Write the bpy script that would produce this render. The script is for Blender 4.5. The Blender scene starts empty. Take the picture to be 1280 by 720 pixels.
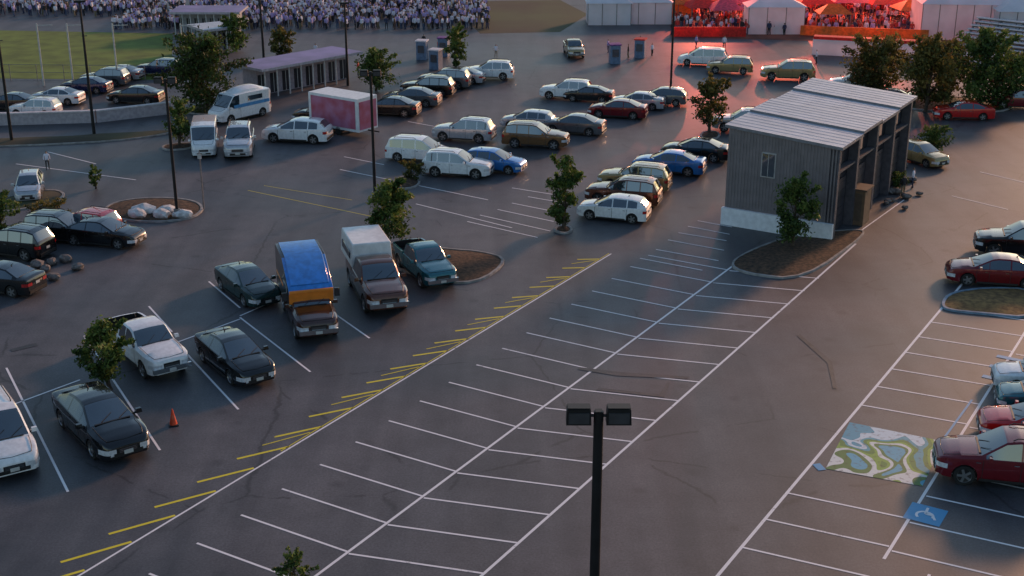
import bpy, math, random, bmesh
import numpy as np
from mathutils import Vector, Matrix
random.seed(7); rng=np.random.default_rng(11)
scene=bpy.context.scene
# ---------------------------------------------------------------- image pixels projected to the ground, lot frame
F=1664.0; CAM_H=30.0; TH=0.3540
S_,C_=math.sin(TH),math.cos(TH)
AZ=0.5427
D=(math.sin(AZ),math.cos(AZ)); N=(math.cos(AZ),-math.sin(AZ))
def G(u,v):
    """image pixel cast through the camera -> metres on the ground plane"""
    a=(v-360)/F; d=S_+a*C_
    return ((u-640)/F/d*CAM_H,(C_-a*S_)/d*CAM_H)
def L(s,t):
    return (s*D[0]+t*N[0], s*D[1]+t*N[1])
def lot(p):
    return (p[0]*D[0]+p[1]*D[1], p[0]*N[0]+p[1]*N[1])
# ---------------------------------------------------------------- materials
def lin(c): return tuple(c)+(1.0,)
MC={}
def pmat(name,col,rough=.6,metal=0.,var=.15,scale=3.,coat=0.,col2=None,bump=0.,detail=3,spec=.5,bscale=None,ior=None,trans=0.):
    if name in MC: return MC[name]
    m=bpy.data.materials.new(name); m.use_nodes=True
    nt=m.node_tree; b=nt.nodes['Principled BSDF']
    tc=nt.nodes.new('ShaderNodeTexCoord'); no=nt.nodes.new('ShaderNodeTexNoise')
    no.inputs['Scale'].default_value=scale; no.inputs['Detail'].default_value=detail
    nt.links.new(tc.outputs['Object'],no.inputs['Vector'])
    r=nt.nodes.new('ShaderNodeValToRGB')
    c1=[max(0,x*(1-var)) for x in col]; c2=[min(1,x*(1+var)) for x in col] if col2 is None else col2
    r.color_ramp.elements[0].position=.35; r.color_ramp.elements[1].position=.65
    r.color_ramp.elements[0].color=lin(c1); r.color_ramp.elements[1].color=lin(c2)
    nt.links.new(no.outputs['Fac'],r.inputs['Fac']); nt.links.new(r.outputs['Color'],b.inputs['Base Color'])
    b.inputs['Roughness'].default_value=rough; b.inputs['Metallic'].default_value=metal
    b.inputs['Specular IOR Level'].default_value=spec
    if ior: b.inputs['IOR'].default_value=ior
    if coat: b.inputs['Coat Weight'].default_value=coat; b.inputs['Coat Roughness'].default_value=.03
    if bump:
        n2=nt.nodes.new('ShaderNodeTexNoise'); n2.inputs['Scale'].default_value=bscale or scale*6; n2.inputs['Detail'].default_value=3
        nt.links.new(tc.outputs['Object'],n2.inputs['Vector'])
        bp=nt.nodes.new('ShaderNodeBump'); bp.inputs['Strength'].default_value=bump; bp.inputs['Distance'].default_value=.05
        nt.links.new(n2.outputs['Fac'],bp.inputs['Height']); nt.links.new(bp.outputs['Normal'],b.inputs['Normal'])
    if trans:
        t=nt.nodes.new('ShaderNodeBsdfTranslucent'); mx=nt.nodes.new('ShaderNodeMixShader'); mx.inputs[0].default_value=trans
        nt.links.new(r.outputs['Color'],t.inputs['Color']); nt.links.new(b.outputs[0],mx.inputs[1]); nt.links.new(t.outputs[0],mx.inputs[2])
        nt.links.new(mx.outputs[0],nt.nodes['Material Output'].inputs['Surface'])
    MC[name]=m; return m
def asphalt_mat():
    m=bpy.data.materials.new('asphalt'); m.use_nodes=True; nt=m.node_tree; b=nt.nodes['Principled BSDF']
    nn=nt.nodes.new; lk=nt.links.new
    tc=nn('ShaderNodeTexCoord')
    def noise(sc,det=5,rough=.55,dist=0.):
        n=nn('ShaderNodeTexNoise'); n.inputs['Scale'].default_value=sc; n.inputs['Detail'].default_value=det
        n.inputs['Roughness'].default_value=rough; n.inputs['Distortion'].default_value=dist
        lk(tc.outputs['Object'],n.inputs['Vector']); return n
    def ramp(src,p0,c0,p1,c1):
        r=nn('ShaderNodeValToRGB'); e=r.color_ramp.elements
        e[0].position=p0; e[0].color=lin(c0); e[1].position=p1; e[1].color=lin(c1); lk(src,r.inputs['Fac']); return r
    def mul(a,bb,fac=1.):
        x=nn('ShaderNodeMixRGB'); x.blend_type='MULTIPLY'; x.inputs[0].default_value=fac; lk(a,x.inputs[1]); lk(bb,x.inputs[2]); return x.outputs[0]
    big=noise(.035,4,.6,.6); r1=ramp(big.outputs['Fac'],.38,(.056,.057,.065),.62,(.098,.096,.106))
    med=noise(.35,5,.7,0); r2=ramp(med.outputs['Fac'],.3,(.70,.70,.71),.62,(1.1,1.1,1.1))
    fine=noise(9,2,.8); r3=ramp(fine.outputs['Fac'],.3,(.68,.68,.68),.7,(1.32,1.32,1.32))
    mp=nn('ShaderNodeMapping'); mp.inputs['Rotation'].default_value=(0,0,AZ); mp.inputs['Scale'].default_value=(.5,.03,1)
    lk(tc.outputs['Object'],mp.inputs['Vector'])
    st=nn('ShaderNodeTexNoise'); st.inputs['Scale'].default_value=1.; st.inputs['Detail'].default_value=3; lk(mp.outputs[0],st.inputs['Vector'])
    r4=ramp(st.outputs['Fac'],.35,(.74,.74,.76),.6,(1.08,1.08,1.07))
    c=mul(mul(mul(r1.outputs[0],r2.outputs[0]),r3.outputs[0]),r4.outputs[0])
    ad=nn('ShaderNodeMixRGB'); ad.blend_type='ADD'; ad.inputs[0].default_value=6.0
    lk(tc.outputs['Object'],ad.inputs[1]); lk(med.outputs['Color'],ad.inputs[2])
    vo=nn('ShaderNodeTexVoronoi'); vo.feature='DISTANCE_TO_EDGE'; vo.inputs['Scale'].default_value=.085; lk(ad.outputs[0],vo.inputs['Vector'])
    r5=ramp(vo.outputs['Distance'],.0022,(.42,.42,.42),.007,(1,1,1))
    r6=ramp(st.outputs['Fac'],.46,(0,0,0),.52,(1,1,1))
    mx2=nn('ShaderNodeMixRGB'); mx2.blend_type='MIX'
    lk(r6.outputs[0],mx2.inputs[0]); mx2.inputs[2].default_value=(1,1,1,1); lk(r5.outputs[0],mx2.inputs[1])
    c=mul(c,mx2.outputs[0])
    v2=nn('ShaderNodeTexVoronoi'); v2.inputs['Scale'].default_value=.36; lk(tc.outputs['Object'],v2.inputs['Vector'])
    r7=ramp(v2.outputs['Distance'],.05,(.5,.5,.51),.17,(1,1,1)); c=mul(c,r7.outputs[0],.7)
    lk(c,b.inputs['Base Color'])
    rr=ramp(big.outputs['Fac'],.3,(.46,.46,.46),.7,(.64,.64,.64)); lk(rr.outputs[0],b.inputs['Roughness'])
    b.inputs['Specular IOR Level'].default_value=.5
    return m
def worn_paint(name,col,wear=.5):
    m=bpy.data.materials.new(name); m.use_nodes=True; nt=m.node_tree; b=nt.nodes['Principled BSDF']; nn=nt.nodes.new; lk=nt.links.new
    tc=nn('ShaderNodeTexCoord'); n=nn('ShaderNodeTexNoise'); n.inputs['Scale'].default_value=2.2; n.inputs['Detail'].default_value=6; n.inputs['Roughness'].default_value=.75
    lk(tc.outputs['Object'],n.inputs['Vector'])
    r=nn('ShaderNodeValToRGB'); e=r.color_ramp.elements; e[0].position=wear-.12; e[0].color=(.10,.10,.105,1); e[1].position=wear+.05; e[1].color=lin(col)
    n2=nn('ShaderNodeTexNoise'); n2.inputs['Scale'].default_value=.12; n2.inputs['Detail'].default_value=3; lk(tc.outputs['Object'],n2.inputs['Vector'])
    ma=nn('ShaderNodeMath'); ma.operation='MULTIPLY_ADD'; ma.inputs[1].default_value=.5; ma.inputs[2].default_value=-.17
    lk(n2.outputs['Fac'],ma.inputs[0]); m2=nn('ShaderNodeMath'); m2.operation='ADD'; lk(n.outputs['Fac'],m2.inputs[0]); lk(ma.outputs[0],m2.inputs[1])
    lk(m2.outputs[0],r.inputs['Fac']); lk(r.outputs[0],b.inputs['Base Color']); b.inputs['Roughness'].default_value=.6
    return m
# ---------------------------------------------------------------- mesh builder
class MB:
    def __init__(s): s.v=[];s.f=[];s.m=[]
    def add(s,vs,fs,mat=0):
        o=len(s.v); s.v.extend([tuple(map(float,p)) for p in vs]); s.f.extend([tuple(i+o for i in f) for f in fs])
        s.m.extend(mat if isinstance(mat,list) else [mat]*len(fs))
    def box(s,c,d,mat=0,rz=0.,taper=1.):
        x,y,z=[k/2 for k in d]; ca,sa=math.cos(rz),math.sin(rz); vs=[]
        for dz,k in ((-z,1),(z,taper)):
            for dx,dy in ((-x,-y),(x,-y),(x,y),(-x,y)):
                dx*=k;dy*=k
                vs.append((c[0]+dx*ca-dy*sa,c[1]+dx*sa+dy*ca,c[2]+dz))
        s.add(vs,[(3,2,1,0),(4,5,6,7),(0,1,5,4),(1,2,6,5),(2,3,7,6),(3,0,4,7)],mat)
    def tube(s,pts,rads,mat=0,n=8):
        pts=[Vector(p) for p in pts]; vs=[];fs=[]
        for i,p in enumerate(pts):
            d=(pts[min(i+1,len(pts)-1)]-pts[max(i-1,0)]).normalized()
            a=Vector((0,0,1)) if abs(d.z)<.9 else Vector((1,0,0))
            u=d.cross(a).normalized(); w=d.cross(u)
            for k in range(n):
                t=2*math.pi*k/n; vs.append(p+(u*math.cos(t)+w*math.sin(t))*rads[i])
        for i in range(len(pts)-1):
            for k in range(n):
                fs.append((i*n+k,i*n+(k+1)%n,(i+1)*n+(k+1)%n,(i+1)*n+k))
        fs.append(tuple(range(n))[::-1]); fs.append(tuple((len(pts)-1)*n+k for k in range(n)))
        s.add(vs,fs,mat)
    def lathe_y(s,prof,c,mats,n=22):
        vs=[];fs=[];ms=[]
        for r,y in prof:
            for k in range(n):
                t=2*math.pi*k/n; vs.append((c[0]+r*math.cos(t),c[1]+y,c[2]+r*math.sin(t)))
        for i in range(len(prof)-1):
            for k in range(n):
                fs.append((i*n+k,i*n+(k+1)%n,(i+1)*n+(k+1)%n,(i+1)*n+k)); ms.append(mats[i])
        s.add(vs,fs,ms)
    def prism(s,poly,z0,z1,mat=0,top=None):
        n=len(poly); vs=[(p[0],p[1],z0) for p in poly]+[(p[0],p[1],z1) for p in poly]
        fs=[(i,(i+1)%n,n+(i+1)%n,n+i) for i in range(n)]+[tuple(range(n,2*n)),tuple(range(n))[::-1]]
        s.add(vs,fs,[mat]*n+[top if top is not None else mat,mat])
    def extrude_xz(s,prof,y0,y1,mats,side):
        n=len(prof); vs=[(x,y0,z) for x,z in prof]+[(x,y1,z) for x,z in prof]
        s.add(vs,[(i,(i+1)%n,n+(i+1)%n,n+i) for i in range(n)]+[tuple(range(n)),tuple(range(n,2*n))[::-1]],list(mats)+[side,side])
    def mesh(s,name,mats,smooth=35,fix=True):
        me=bpy.data.meshes.new(name); me.from_pydata(s.v,[],s.f)
        for m in mats: me.materials.append(m)
        me.polygons.foreach_set('material_index',np.array(s.m,dtype=np.int32))
        if fix:
            bm=bmesh.new(); bm.from_mesh(me); bmesh.ops.recalc_face_normals(bm,faces=bm.faces); bm.to_mesh(me); bm.free()
        if smooth:
            me.polygons.foreach_set('use_smooth',np.ones(len(me.polygons),dtype=bool))
            me.set_sharp_from_angle(angle=math.radians(smooth))
        me.update(); return me
    def obj(s,name,mats,loc=(0,0,0),rz=0.,parent=None,smooth=35,fix=True):
        return place(name,s.mesh(name,mats,smooth,fix),loc,rz,parent=parent)
def place(name,me,loc=(0,0,0),rz=0.,sc=1.,parent=None):
    o=bpy.data.objects.new(name,me); scene.collection.objects.link(o)
    o.location=loc; o.rotation_euler=(0,0,rz); o.scale=(sc,)*3 if not isinstance(sc,tuple) else sc
    if parent: o.parent=parent
    return o
def empty(name,loc=(0,0,0),rz=0.):
    o=bpy.data.objects.new(name,None); scene.collection.objects.link(o); o.location=loc; o.rotation_euler=(0,0,rz); o.empty_display_size=.5; return o
# ---------------------------------------------------------------- camera
cd=bpy.data.cameras.new('camera'); cam=bpy.data.objects.new('camera',cd); scene.collection.objects.link(cam)
cam.location=(0,0,CAM_H); cam.rotation_euler=(math.pi/2-TH,0,0); cd.sensor_width=36; cd.lens=F/1280*36; cd.clip_end=5000; cd.clip_start=.5
scene.camera=cam
# ---------------------------------------------------------------- light
SUN_AZ=math.radians(36); SUN_EL=math.radians(16)
w=bpy.data.worlds.new('World'); scene.world=w; w.use_nodes=True; nt=w.node_tree
bg=nt.nodes['Background']; sk=nt.nodes.new('ShaderNodeTexSky'); sk.sky_type='NISHITA'; sk.sun_disc=False
sk.sun_elevation=SUN_EL; sk.sun_rotation=SUN_AZ; sk.air_density=1.3; sk.dust_density=.9; sk.ozone_density=2.6
nt.links.new(sk.outputs[0],bg.inputs[0]); bg.inputs[1].default_value=.15
sl=bpy.data.lights.new('sun','SUN'); so=bpy.data.objects.new('sun',sl); scene.collection.objects.link(so)
sl.energy=3.0; sl.angle=math.radians(6); sl.color=(1,.50,.27)
dv=Vector((math.sin(SUN_AZ)*math.cos(SUN_EL),math.cos(SUN_AZ)*math.cos(SUN_EL),math.sin(SUN_EL)))
so.rotation_euler=dv.to_track_quat('Z','Y').to_euler(); so.location=(60,150,60)
scene.view_settings.view_transform='Standard'; scene.view_settings.look='None'; scene.view_settings.exposure=0
# ---------------------------------------------------------------- ground sheets
M_as=asphalt_mat()
M_dirt=pmat('dry_ground',(.07,.055,.035),.9,var=.4,scale=.08,col2=(.06,.075,.03),bump=.3)
M_grass=pmat('field_grass',(.12,.17,.025),.9,var=.25,scale=.4,bump=.3)
M_glowgnd=pmat('red_glow_tint',(.22,.06,.035),.9,var=.35,scale=.3)  # red glow put into the ground colour
M_mulch=pmat('mulch',(.05,.03,.018),.95,var=.5,scale=4,bump=.9,col2=(.12,.065,.035))
M_conc=pmat('kerb_concrete',(.26,.25,.24),.8,var=.25,scale=2,bump=.2)
M_white=worn_paint('white_line_paint',(.78,.77,.79),.42)
M_yel=worn_paint('yellow_line_paint',(.72,.60,.02),.40)
def sheet(name,pts,z,mat):
    b=MB(); b.add([(p[0],p[1],z) for p in pts],[tuple(range(len(pts)))],0); return b.obj(name,[mat],smooth=0)
sheet('ground',[(-2500,-600),(2500,-600),(2500,3500),(-2500,3500)],-.03,M_dirt)
sheet('parking_lot_asphalt',[(-160,-40),(200,-40),(200,214),(-160,214)],0,M_as)
sheet('baseball_field_grass',[G(-260,96),G(214,100),G(216,42),G(-220,34)],.012,M_grass)
sheet('verge_ground',[G(560,2),G(700,0),G(735,18),G(700,40),G(600,42)],.008,M_dirt)
sheet('glow_tinted_ground',[G(838,46),G(1165,56),G(1420,60),G(1420,1),G(838,1)],.012,M_glowgnd)  # sheet whose red paints the top-right glow onto the ground
wl=MB(); yl=MB()
def strip(b,p,q,w=.12,z=.006):
    p=Vector(p);q=Vector(q); d=(q-p); ln=d.length; d.normalize(); n=Vector((-d.y,d.x))*w/2
    b.add([(p.x-n.x,p.y-n.y,z),(q.x-n.x,q.y-n.y,z),(q.x+n.x,q.y+n.y,z),(p.x+n.x,p.y+n.y,z)],[(0,1,2,3)])
strip(wl,L(24,-39.55),L(79,-39.55),.11); strip(wl,L(24,-31.2),L(83.5,-31.3),.14); strip(wl,L(24,-25.35),L(90,-25.6),.14)
strip(wl,L(24,-17.15),L(86,-17.05),.15); strip(wl,L(49.5,-11.65),L(80,-11.8),.14,.006); strip(wl,L(46.4,-9.6),L(49.3,-9.7),.12)
for k in range(-6,14):
    s=43.9+2.78*k
    strip(wl,L(s,-37.2),L(s,-31.29),.12,.010)
    strip(wl,L(s-.1,-31.11),L(s+1.55,-25.44),.12,.010)
for k in range(-4,13):
    s=47.3+2.75*k
    if 55<s<62: continue
    strip(wl,L(s,-17.05),L(s+.55,-11.75),.12,.010)
for k in range(0,14):
    s=50.3+2.75*k; strip(wl,L(s,-11.55),L(s+.4,-6.2),.12,.010)
for a,b_ in [((8,460),(85,615)),((105,420),(200,563)),((222,430),(298,512)),((300,397),(388,465)),((415,390),(462,423)),((261,352),(300,385)),
    ((186,383),(215,415)),((0,512),(100,475)),((200,436),(300,399)),((415,345),(300,395)),
    ((622,262),(692,277)),((640,254),(700,266)),((600,269),(688,289)),((660,246),(700,253)),((584,277),(672,297)),
    ((820,312),(898,326)),((835,300),(905,313)),((848,291),(908,301)),((860,283),(912,293)),((872,276),(915,284)),((800,323),(878,338)),
    ((425,212),(610,250)),((430,196),(480,206)),((640,235),(690,243)),((715,150),(660,138)),((20,205),(170,225)),((60,190),(120,205)),
    ((520,255),(640,285)),((580,165),(510,152)),((1130,250),(1060,300)),((1225,215),(1280,228)),((1190,245),(1260,262))]:
    strip(wl,G(*a),G(*b_),.12,.014)
j=0; s=29.0
while s<79:
    f_=min(1,max(0,(s-36)/40)); dl=2.7*(1-f_)+.9*f_
    strip(yl,L(s-dl,-41.0),L(s,-39.68),.16,.006)
    if j%2 and s>44: strip(yl,L(s-dl-1.0,-40.9),L(s-dl*.4,-39.8),.08,.010)
    s+=2.6 if s<50 else 2.1; j+=1
strip(yl,L(44,-39.72),L(79,-39.72),.06,.006)
strip(yl,G(310,238),G(500,278),.07); strip(yl,G(330,232),G(440,250),.06)
wl.obj('white_parking_lines',[M_white],smooth=0); yl.obj('yellow_hatch_markings',[M_yel],smooth=0)
tar=pmat('tar_patch',(.035,.035,.038),.55,var=.3,scale=1.5,bump=.3)
tp=MB()
for pts in ([(722,462),(770,470),(858,474),(862,471),(772,465),(724,459)],[(745,488),(830,497),(838,478),(834,478),(824,493),(748,485)],[(1000,418),(1040,452),(1046,486),(1041,486),(1034,454),(996,420)],[(15,440),(48,432),(44,429),(12,437)]):
    tp.add([(*G(*p),.018) for p in pts],[tuple(range(len(pts)))])
tp.obj('tar_crack_repairs',[tar],smooth=0)
# mural
mm=bpy.data.materials.new('mural_paint'); mm.use_nodes=True; nt=mm.node_tree; b=nt.nodes['Principled BSDF']
tc=nt.nodes.new('ShaderNodeTexCoord'); n=nt.nodes.new('ShaderNodeTexNoise'); n.inputs['Scale'].default_value=.40; n.inputs['Detail'].default_value=.3; n.inputs['Distortion'].default_value=.7
nt.links.new(tc.outputs['Object'],n.inputs['Vector']); r=nt.nodes.new('ShaderNodeValToRGB'); r.color_ramp.interpolation='CONSTANT'; nt.links.new(n.outputs['Fac'],r.inputs['Fac'])
cols=[(0,(.02,.28,.42)),(.34,(.50,.64,.72)),(.40,(.03,.30,.40)),(.44,(.05,.20,.03)),(.49,(.16,.34,.04)),(.525,(.60,.66,.66)),(.575,(.03,.16,.03)),(.62,(.04,.34,.50))]
e=r.color_ramp.elements
while len(e)<len(cols): e.new(.5)
for i,(p,c) in enumerate(cols): e[i].position=p; e[i].color=lin(c)
nw=nt.nodes.new('ShaderNodeTexNoise'); nw.inputs['Scale'].default_value=4; nw.inputs['Detail'].default_value=8; nt.links.new(tc.outputs['Object'],nw.inputs['Vector'])
r2=nt.nodes.new('ShaderNodeValToRGB'); r2.color_ramp.elements[0].position=.3; r2.color_ramp.elements[0].color=(.4,.4,.41,1); r2.color_ramp.elements[1].position=.46
nt.links.new(nw.outputs['Fac'],r2.inputs['Fac']); mx=nt.nodes.new('ShaderNodeMixRGB'); mx.blend_type='MULTIPLY'; mx.inputs[0].default_value=1
nt.links.new(r.outputs[0],mx.inputs[1]); nt.links.new(r2.outputs[0],mx.inputs[2]); nt.links.new(mx.outputs[0],b.inputs['Base Color']); b.inputs['Roughness'].default_value=.6
sheet('pavement_mural',[G(1062,528),G(1180,552),G(1153,608),G(1032,586)],.014,mm)
M_bpaint=worn_paint('blue_bay_paint',(.05,.30,.55),.44)
blu=MB()
for (a,b2) in(((1228,470),(1300,486)),((1237,457),(1300,470)),((1246,445),(1300,456)),((1020,580),(1028,588))): strip(blu,G(*a),G(*b2),.4,.018)
strip(blu,G(1177,552),G(1215,500),.12,.018)
blu.obj('blue_accessible_hatching',[M_bpaint],smooth=0)
ab=MB(); cx=lot(G(1157,643)); q=.8
ab.add([(*L(cx[0]+a*q,cx[1]+b_*q),.014) for a,b_ in((-1,-1),(1,-1),(1,1),(-1,1))],[(0,1,2,3)],0)
for i in range(14):
    a0=-2.4+i*.3;a1=a0+.3
    ab.add([(*L(cx[0]-.15+r_*math.cos(a),cx[1]+r_*math.sin(a)),.019) for r_,a in((.3,a0),(.42,a0),(.42,a1),(.3,a1))],[(0,1,2,3)],1)
for (a0,b0,a1,b1) in((.6,-.05,.0,-.02),(.1,0,.12,.3),(.0,.0,.0,.32),(.0,.3,-.35,.5)):
    strip(ab,L(cx[0]+a0,cx[1]+b0),L(cx[0]+a1,cx[1]+b1),.12,.024); ab.m[-1]=1
ab.obj('accessible_parking_symbol',[M_bpaint,M_white],smooth=0)
# ---------------------------------------------------------------- planting islands
def chaikin(p,n=2):
    for _ in range(n):
        q=[]
        for i in range(len(p)):
            a=p[i];b_=p[(i+1)%len(p)]
            q.append((a[0]*.75+b_[0]*.25,a[1]*.75+b_[1]*.25)); q.append((a[0]*.25+b_[0]*.75,a[1]*.25+b_[1]*.75))
        p=q
    return p
def island(pts,mat=M_mulch,name='planting_island',hump=.22,kerb=None):
    p=chaikin(pts,2); n=len(p); cx=sum(a[0] for a in p)/n; cy=sum(a[1] for a in p)/n
    def inset(d):
        o=[]
        for a in p:
            v=Vector((cx-a[0],cy-a[1])); l=v.length; o.append((a[0]+v.x/l*min(d,l*.8),a[1]+v.y/l*min(d,l*.8)))
        return o
    p0=p;p1=inset(.03);p2=inset(.22); vs=[(*a,-.01) for a in p0]+[(*a,.13) for a in p1]+[(*a,.13) for a in p2]+[(*a,.08) for a in p2]
    fs=[];ms=[]
    for k in range(3):
        for i in range(n): fs.append((k*n+i,k*n+(i+1)%n,(k+1)*n+(i+1)%n,(k+1)*n+i)); ms.append(0)
    base=3*n
    for q,fr in enumerate((.7,.35)):
        o=len(vs)
        for i,a in enumerate(p2):
            vs.append((cx+(a[0]-cx)*fr,cy+(a[1]-cy)*fr,.08+hump*(1-fr)*1.3+random.uniform(-.02,.03)))
        for i in range(n): fs.append((base+i,base+(i+1)%n,o+(i+1)%n,o+i)); ms.append(1)
        base=o
    vs.append((cx,cy,.08+hump)); 
    for i in range(n): fs.append((base+i,base+(i+1)%n,len(vs)-1)); ms.append(1)
    b=MB(); b.add(vs,fs,ms); return b.obj(name,[kerb or M_conc,mat])
def GP(*p): return [G(*a) for a in p]
M_tan=pmat('tan_mulch',(.17,.10,.04),.95,var=.4,scale=3,bump=.8,col2=(.28,.17,.06))
island(GP((452,320),(480,302),(560,312),(604,315),(640,326),(596,358),(530,350)))
island(GP((908,331),(940,312),(985,296),(1078,286),(1082,295),(1006,352),(930,344)))
island(GP((1175,380),(1185,367),(1230,360),(1300,362),(1300,400),(1230,394),(1180,389)),M_tan,kerb=pmat('painted_kerb_blue_grey',(.17,.25,.33),.7,var=.25,scale=2))
island(GP((126,262),(150,251),(200,247),(245,251),(258,262),(240,275),(190,280),(140,275)))
island(GP((484,231),(500,221),(522,221),(528,232),(505,239)))
island(GP((690,290),(696,283),(712,283),(718,289),(708,294))); island(GP((872,172),(880,164),(898,165),(902,172),(888,176)))
island(GP((1055,122),(1070,110),(1150,118),(1262,128),(1262,142),(1150,140)),M_dirt)
island(GP((-40,258),(60,236),(88,243),(60,259),(-40,272)),M_dirt)
island(GP((555,92),(562,86),(580,86),(584,92))); island(GP((200,182),(240,178),(246,186),(205,190)))
island(GP((-80,176),(120,172),(215,162),(216,168),(120,180),(-80,186)),M_dirt,name='verge_strip')
island(GP((215,140),(300,118),(345,128),(330,142),(270,146)),M_dirt)
# ---------------------------------------------------------------- vegetation
M_bark=pmat('bark',(.07,.05,.035),.9,var=.3,scale=8,bump=.5)
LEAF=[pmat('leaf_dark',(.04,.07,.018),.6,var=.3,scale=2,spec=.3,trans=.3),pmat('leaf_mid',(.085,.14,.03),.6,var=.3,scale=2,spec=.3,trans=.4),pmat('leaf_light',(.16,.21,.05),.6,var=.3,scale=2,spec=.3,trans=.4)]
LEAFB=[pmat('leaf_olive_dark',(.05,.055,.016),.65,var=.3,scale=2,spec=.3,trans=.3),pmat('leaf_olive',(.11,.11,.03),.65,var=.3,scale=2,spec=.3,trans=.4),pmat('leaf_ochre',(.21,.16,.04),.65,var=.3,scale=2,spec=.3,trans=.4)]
def tree(name,base,H,W,trunk=.25,nl=2600,leaf=.16,pal=LEAF,seed=None,nc=None,rot=0,shoots=10,top_w=.6):
    R=np.random.default_rng(seed if seed is not None else random.randrange(9999)); b=MB()
    th=H*trunk; lean=R.uniform(-.25,.25,2)*W*.4
    pts=[(0,0,-.05),(lean[0]*.2,lean[1]*.2,th*.6),(lean[0]*.5,lean[1]*.5,th+.15*H),(lean[0]*.8,lean[1]*.8,H*.6),(lean[0],lean[1],H*.85)]
    r0=.035*H**.8+.02
    b.tube(pts,[r0*1.25,r0,r0*.75,r0*.45,r0*.12],0,7)
    nc=nc or int(12+W*3.6); cz=(th+H)/2; hz=(H-th)/2
    cl=[]
    for i in range(nc):
        z=-.95+1.9*(i+.5)/nc+R.uniform(-.12,.12); z=max(-1,min(1,z)); fr=math.sqrt(max(.08,1-abs(z)**3))
        if z>0: fr*=1-(1-top_w)*z
        a=R.uniform(0,6.28)+i*2.4; rr=W/2*fr*R.uniform(.2,.92)*(1+.25*math.sin(a*2+(seed or 1)))
        c=np.array([lean[0]*.5+rr*math.cos(a),lean[1]*.5+rr*math.sin(a),cz+z*hz*.84+R.uniform(-.06,.06)*H]); cl.append((c,W*R.uniform(.09,.2),1.))
        zb=max(th*.8,c[2]-rr*.9-.2*H*R.uniform(0,1)); k=zb/(H*.85)
        st=(lean[0]*k,lean[1]*k,zb); mid=((st[0]+c[0])/2,(st[1]+c[1])/2,(st[2]+c[2])/2+.04*H)
        if i%2==0: b.tube([st,mid,tuple(c)],[r0*.32,r0*.2,r0*.06],0,5)
    for i in range(shoots):   # leafy shoots that break the outline
        a=R.uniform(0,6.28); el=R.uniform(.1,1.4); st=np.array([lean[0]*.6,lean[1]*.6,cz+hz*R.uniform(-.5,.6)])
        dr=np.array([math.cos(a)*math.cos(el),math.sin(a)*math.cos(el),math.sin(el)]); ln=W/2*R.uniform(.9,1.3)
        en=st+dr*ln; en[2]=min(en[2],H*1.04); b.tube([tuple(st),tuple(en)],[r0*.15,r0*.04],0,4)
        for q_ in (.6,.78,.93,1.05): cl.append((st+(en-st)*q_,W*.055,.25))
    tot=sum(c[2] for c in cl); vs=[];ms=[]
    for c,rad,wt in cl:
        n=max(4,int(nl*wt/tot*R.uniform(.6,1.4))); d=R.normal(size=(n,3)); d/=np.linalg.norm(d,axis=1)[:,None]
        q=c+d*(R.uniform(.1,1,(n,1))**.6)*rad*np.array([1.15,1.15,.9])*R.uniform(.8,1.45,(n,1))
        q[:,2]=np.maximum(q[:,2],.15)
        u=R.normal(size=(n,3)); u/=np.linalg.norm(u,axis=1)[:,None]; v=np.cross(u,R.normal(size=(n,3))); v/=np.linalg.norm(v,axis=1)[:,None]
        s=leaf*R.uniform(.6,1.3,(n,1)); 
        vv=np.stack([q-u*s,q+v*s*.5,q+u*s,q-v*s*.5],axis=1); vs.append(vv.reshape(-1,3))
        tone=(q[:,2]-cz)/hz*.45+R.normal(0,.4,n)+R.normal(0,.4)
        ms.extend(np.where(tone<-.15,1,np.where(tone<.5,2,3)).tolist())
    vs=np.concatenate(vs); n=len(vs)//4
    o=len(b.v); b.v.extend(map(tuple,vs.tolist())); b.f.extend([(o+4*i,o+4*i+1,o+4*i+2,o+4*i+3) for i in range(n)]); b.m.extend(ms)
    return b.obj(name,[M_bark]+pal,(base[0],base[1],0),rot,smooth=0,fix=False)
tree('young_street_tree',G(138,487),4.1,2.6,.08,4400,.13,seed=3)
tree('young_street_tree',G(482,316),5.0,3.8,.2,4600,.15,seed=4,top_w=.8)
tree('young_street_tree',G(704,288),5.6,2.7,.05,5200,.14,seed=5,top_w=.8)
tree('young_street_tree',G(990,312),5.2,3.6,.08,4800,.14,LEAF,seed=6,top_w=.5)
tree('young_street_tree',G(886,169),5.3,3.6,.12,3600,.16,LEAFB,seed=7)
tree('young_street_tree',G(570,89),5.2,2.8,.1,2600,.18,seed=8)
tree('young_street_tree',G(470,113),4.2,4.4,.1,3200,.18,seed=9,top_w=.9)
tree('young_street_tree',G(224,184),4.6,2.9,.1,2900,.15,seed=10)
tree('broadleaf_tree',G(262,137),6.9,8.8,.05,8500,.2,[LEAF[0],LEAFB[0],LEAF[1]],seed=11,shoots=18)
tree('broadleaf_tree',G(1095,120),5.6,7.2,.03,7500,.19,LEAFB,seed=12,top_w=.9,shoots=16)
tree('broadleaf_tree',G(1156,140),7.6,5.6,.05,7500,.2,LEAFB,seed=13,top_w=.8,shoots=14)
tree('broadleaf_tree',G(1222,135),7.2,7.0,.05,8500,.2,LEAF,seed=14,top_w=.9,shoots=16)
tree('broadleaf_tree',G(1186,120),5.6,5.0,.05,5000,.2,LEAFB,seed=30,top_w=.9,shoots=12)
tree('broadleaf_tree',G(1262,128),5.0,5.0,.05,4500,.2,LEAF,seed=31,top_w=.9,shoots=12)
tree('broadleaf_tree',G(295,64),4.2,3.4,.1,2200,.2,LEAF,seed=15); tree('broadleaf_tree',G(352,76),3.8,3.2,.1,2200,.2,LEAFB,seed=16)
tree('sapling',G(120,236),1.9,1.2,.1,1100,.1,LEAF,seed=17)
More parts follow.
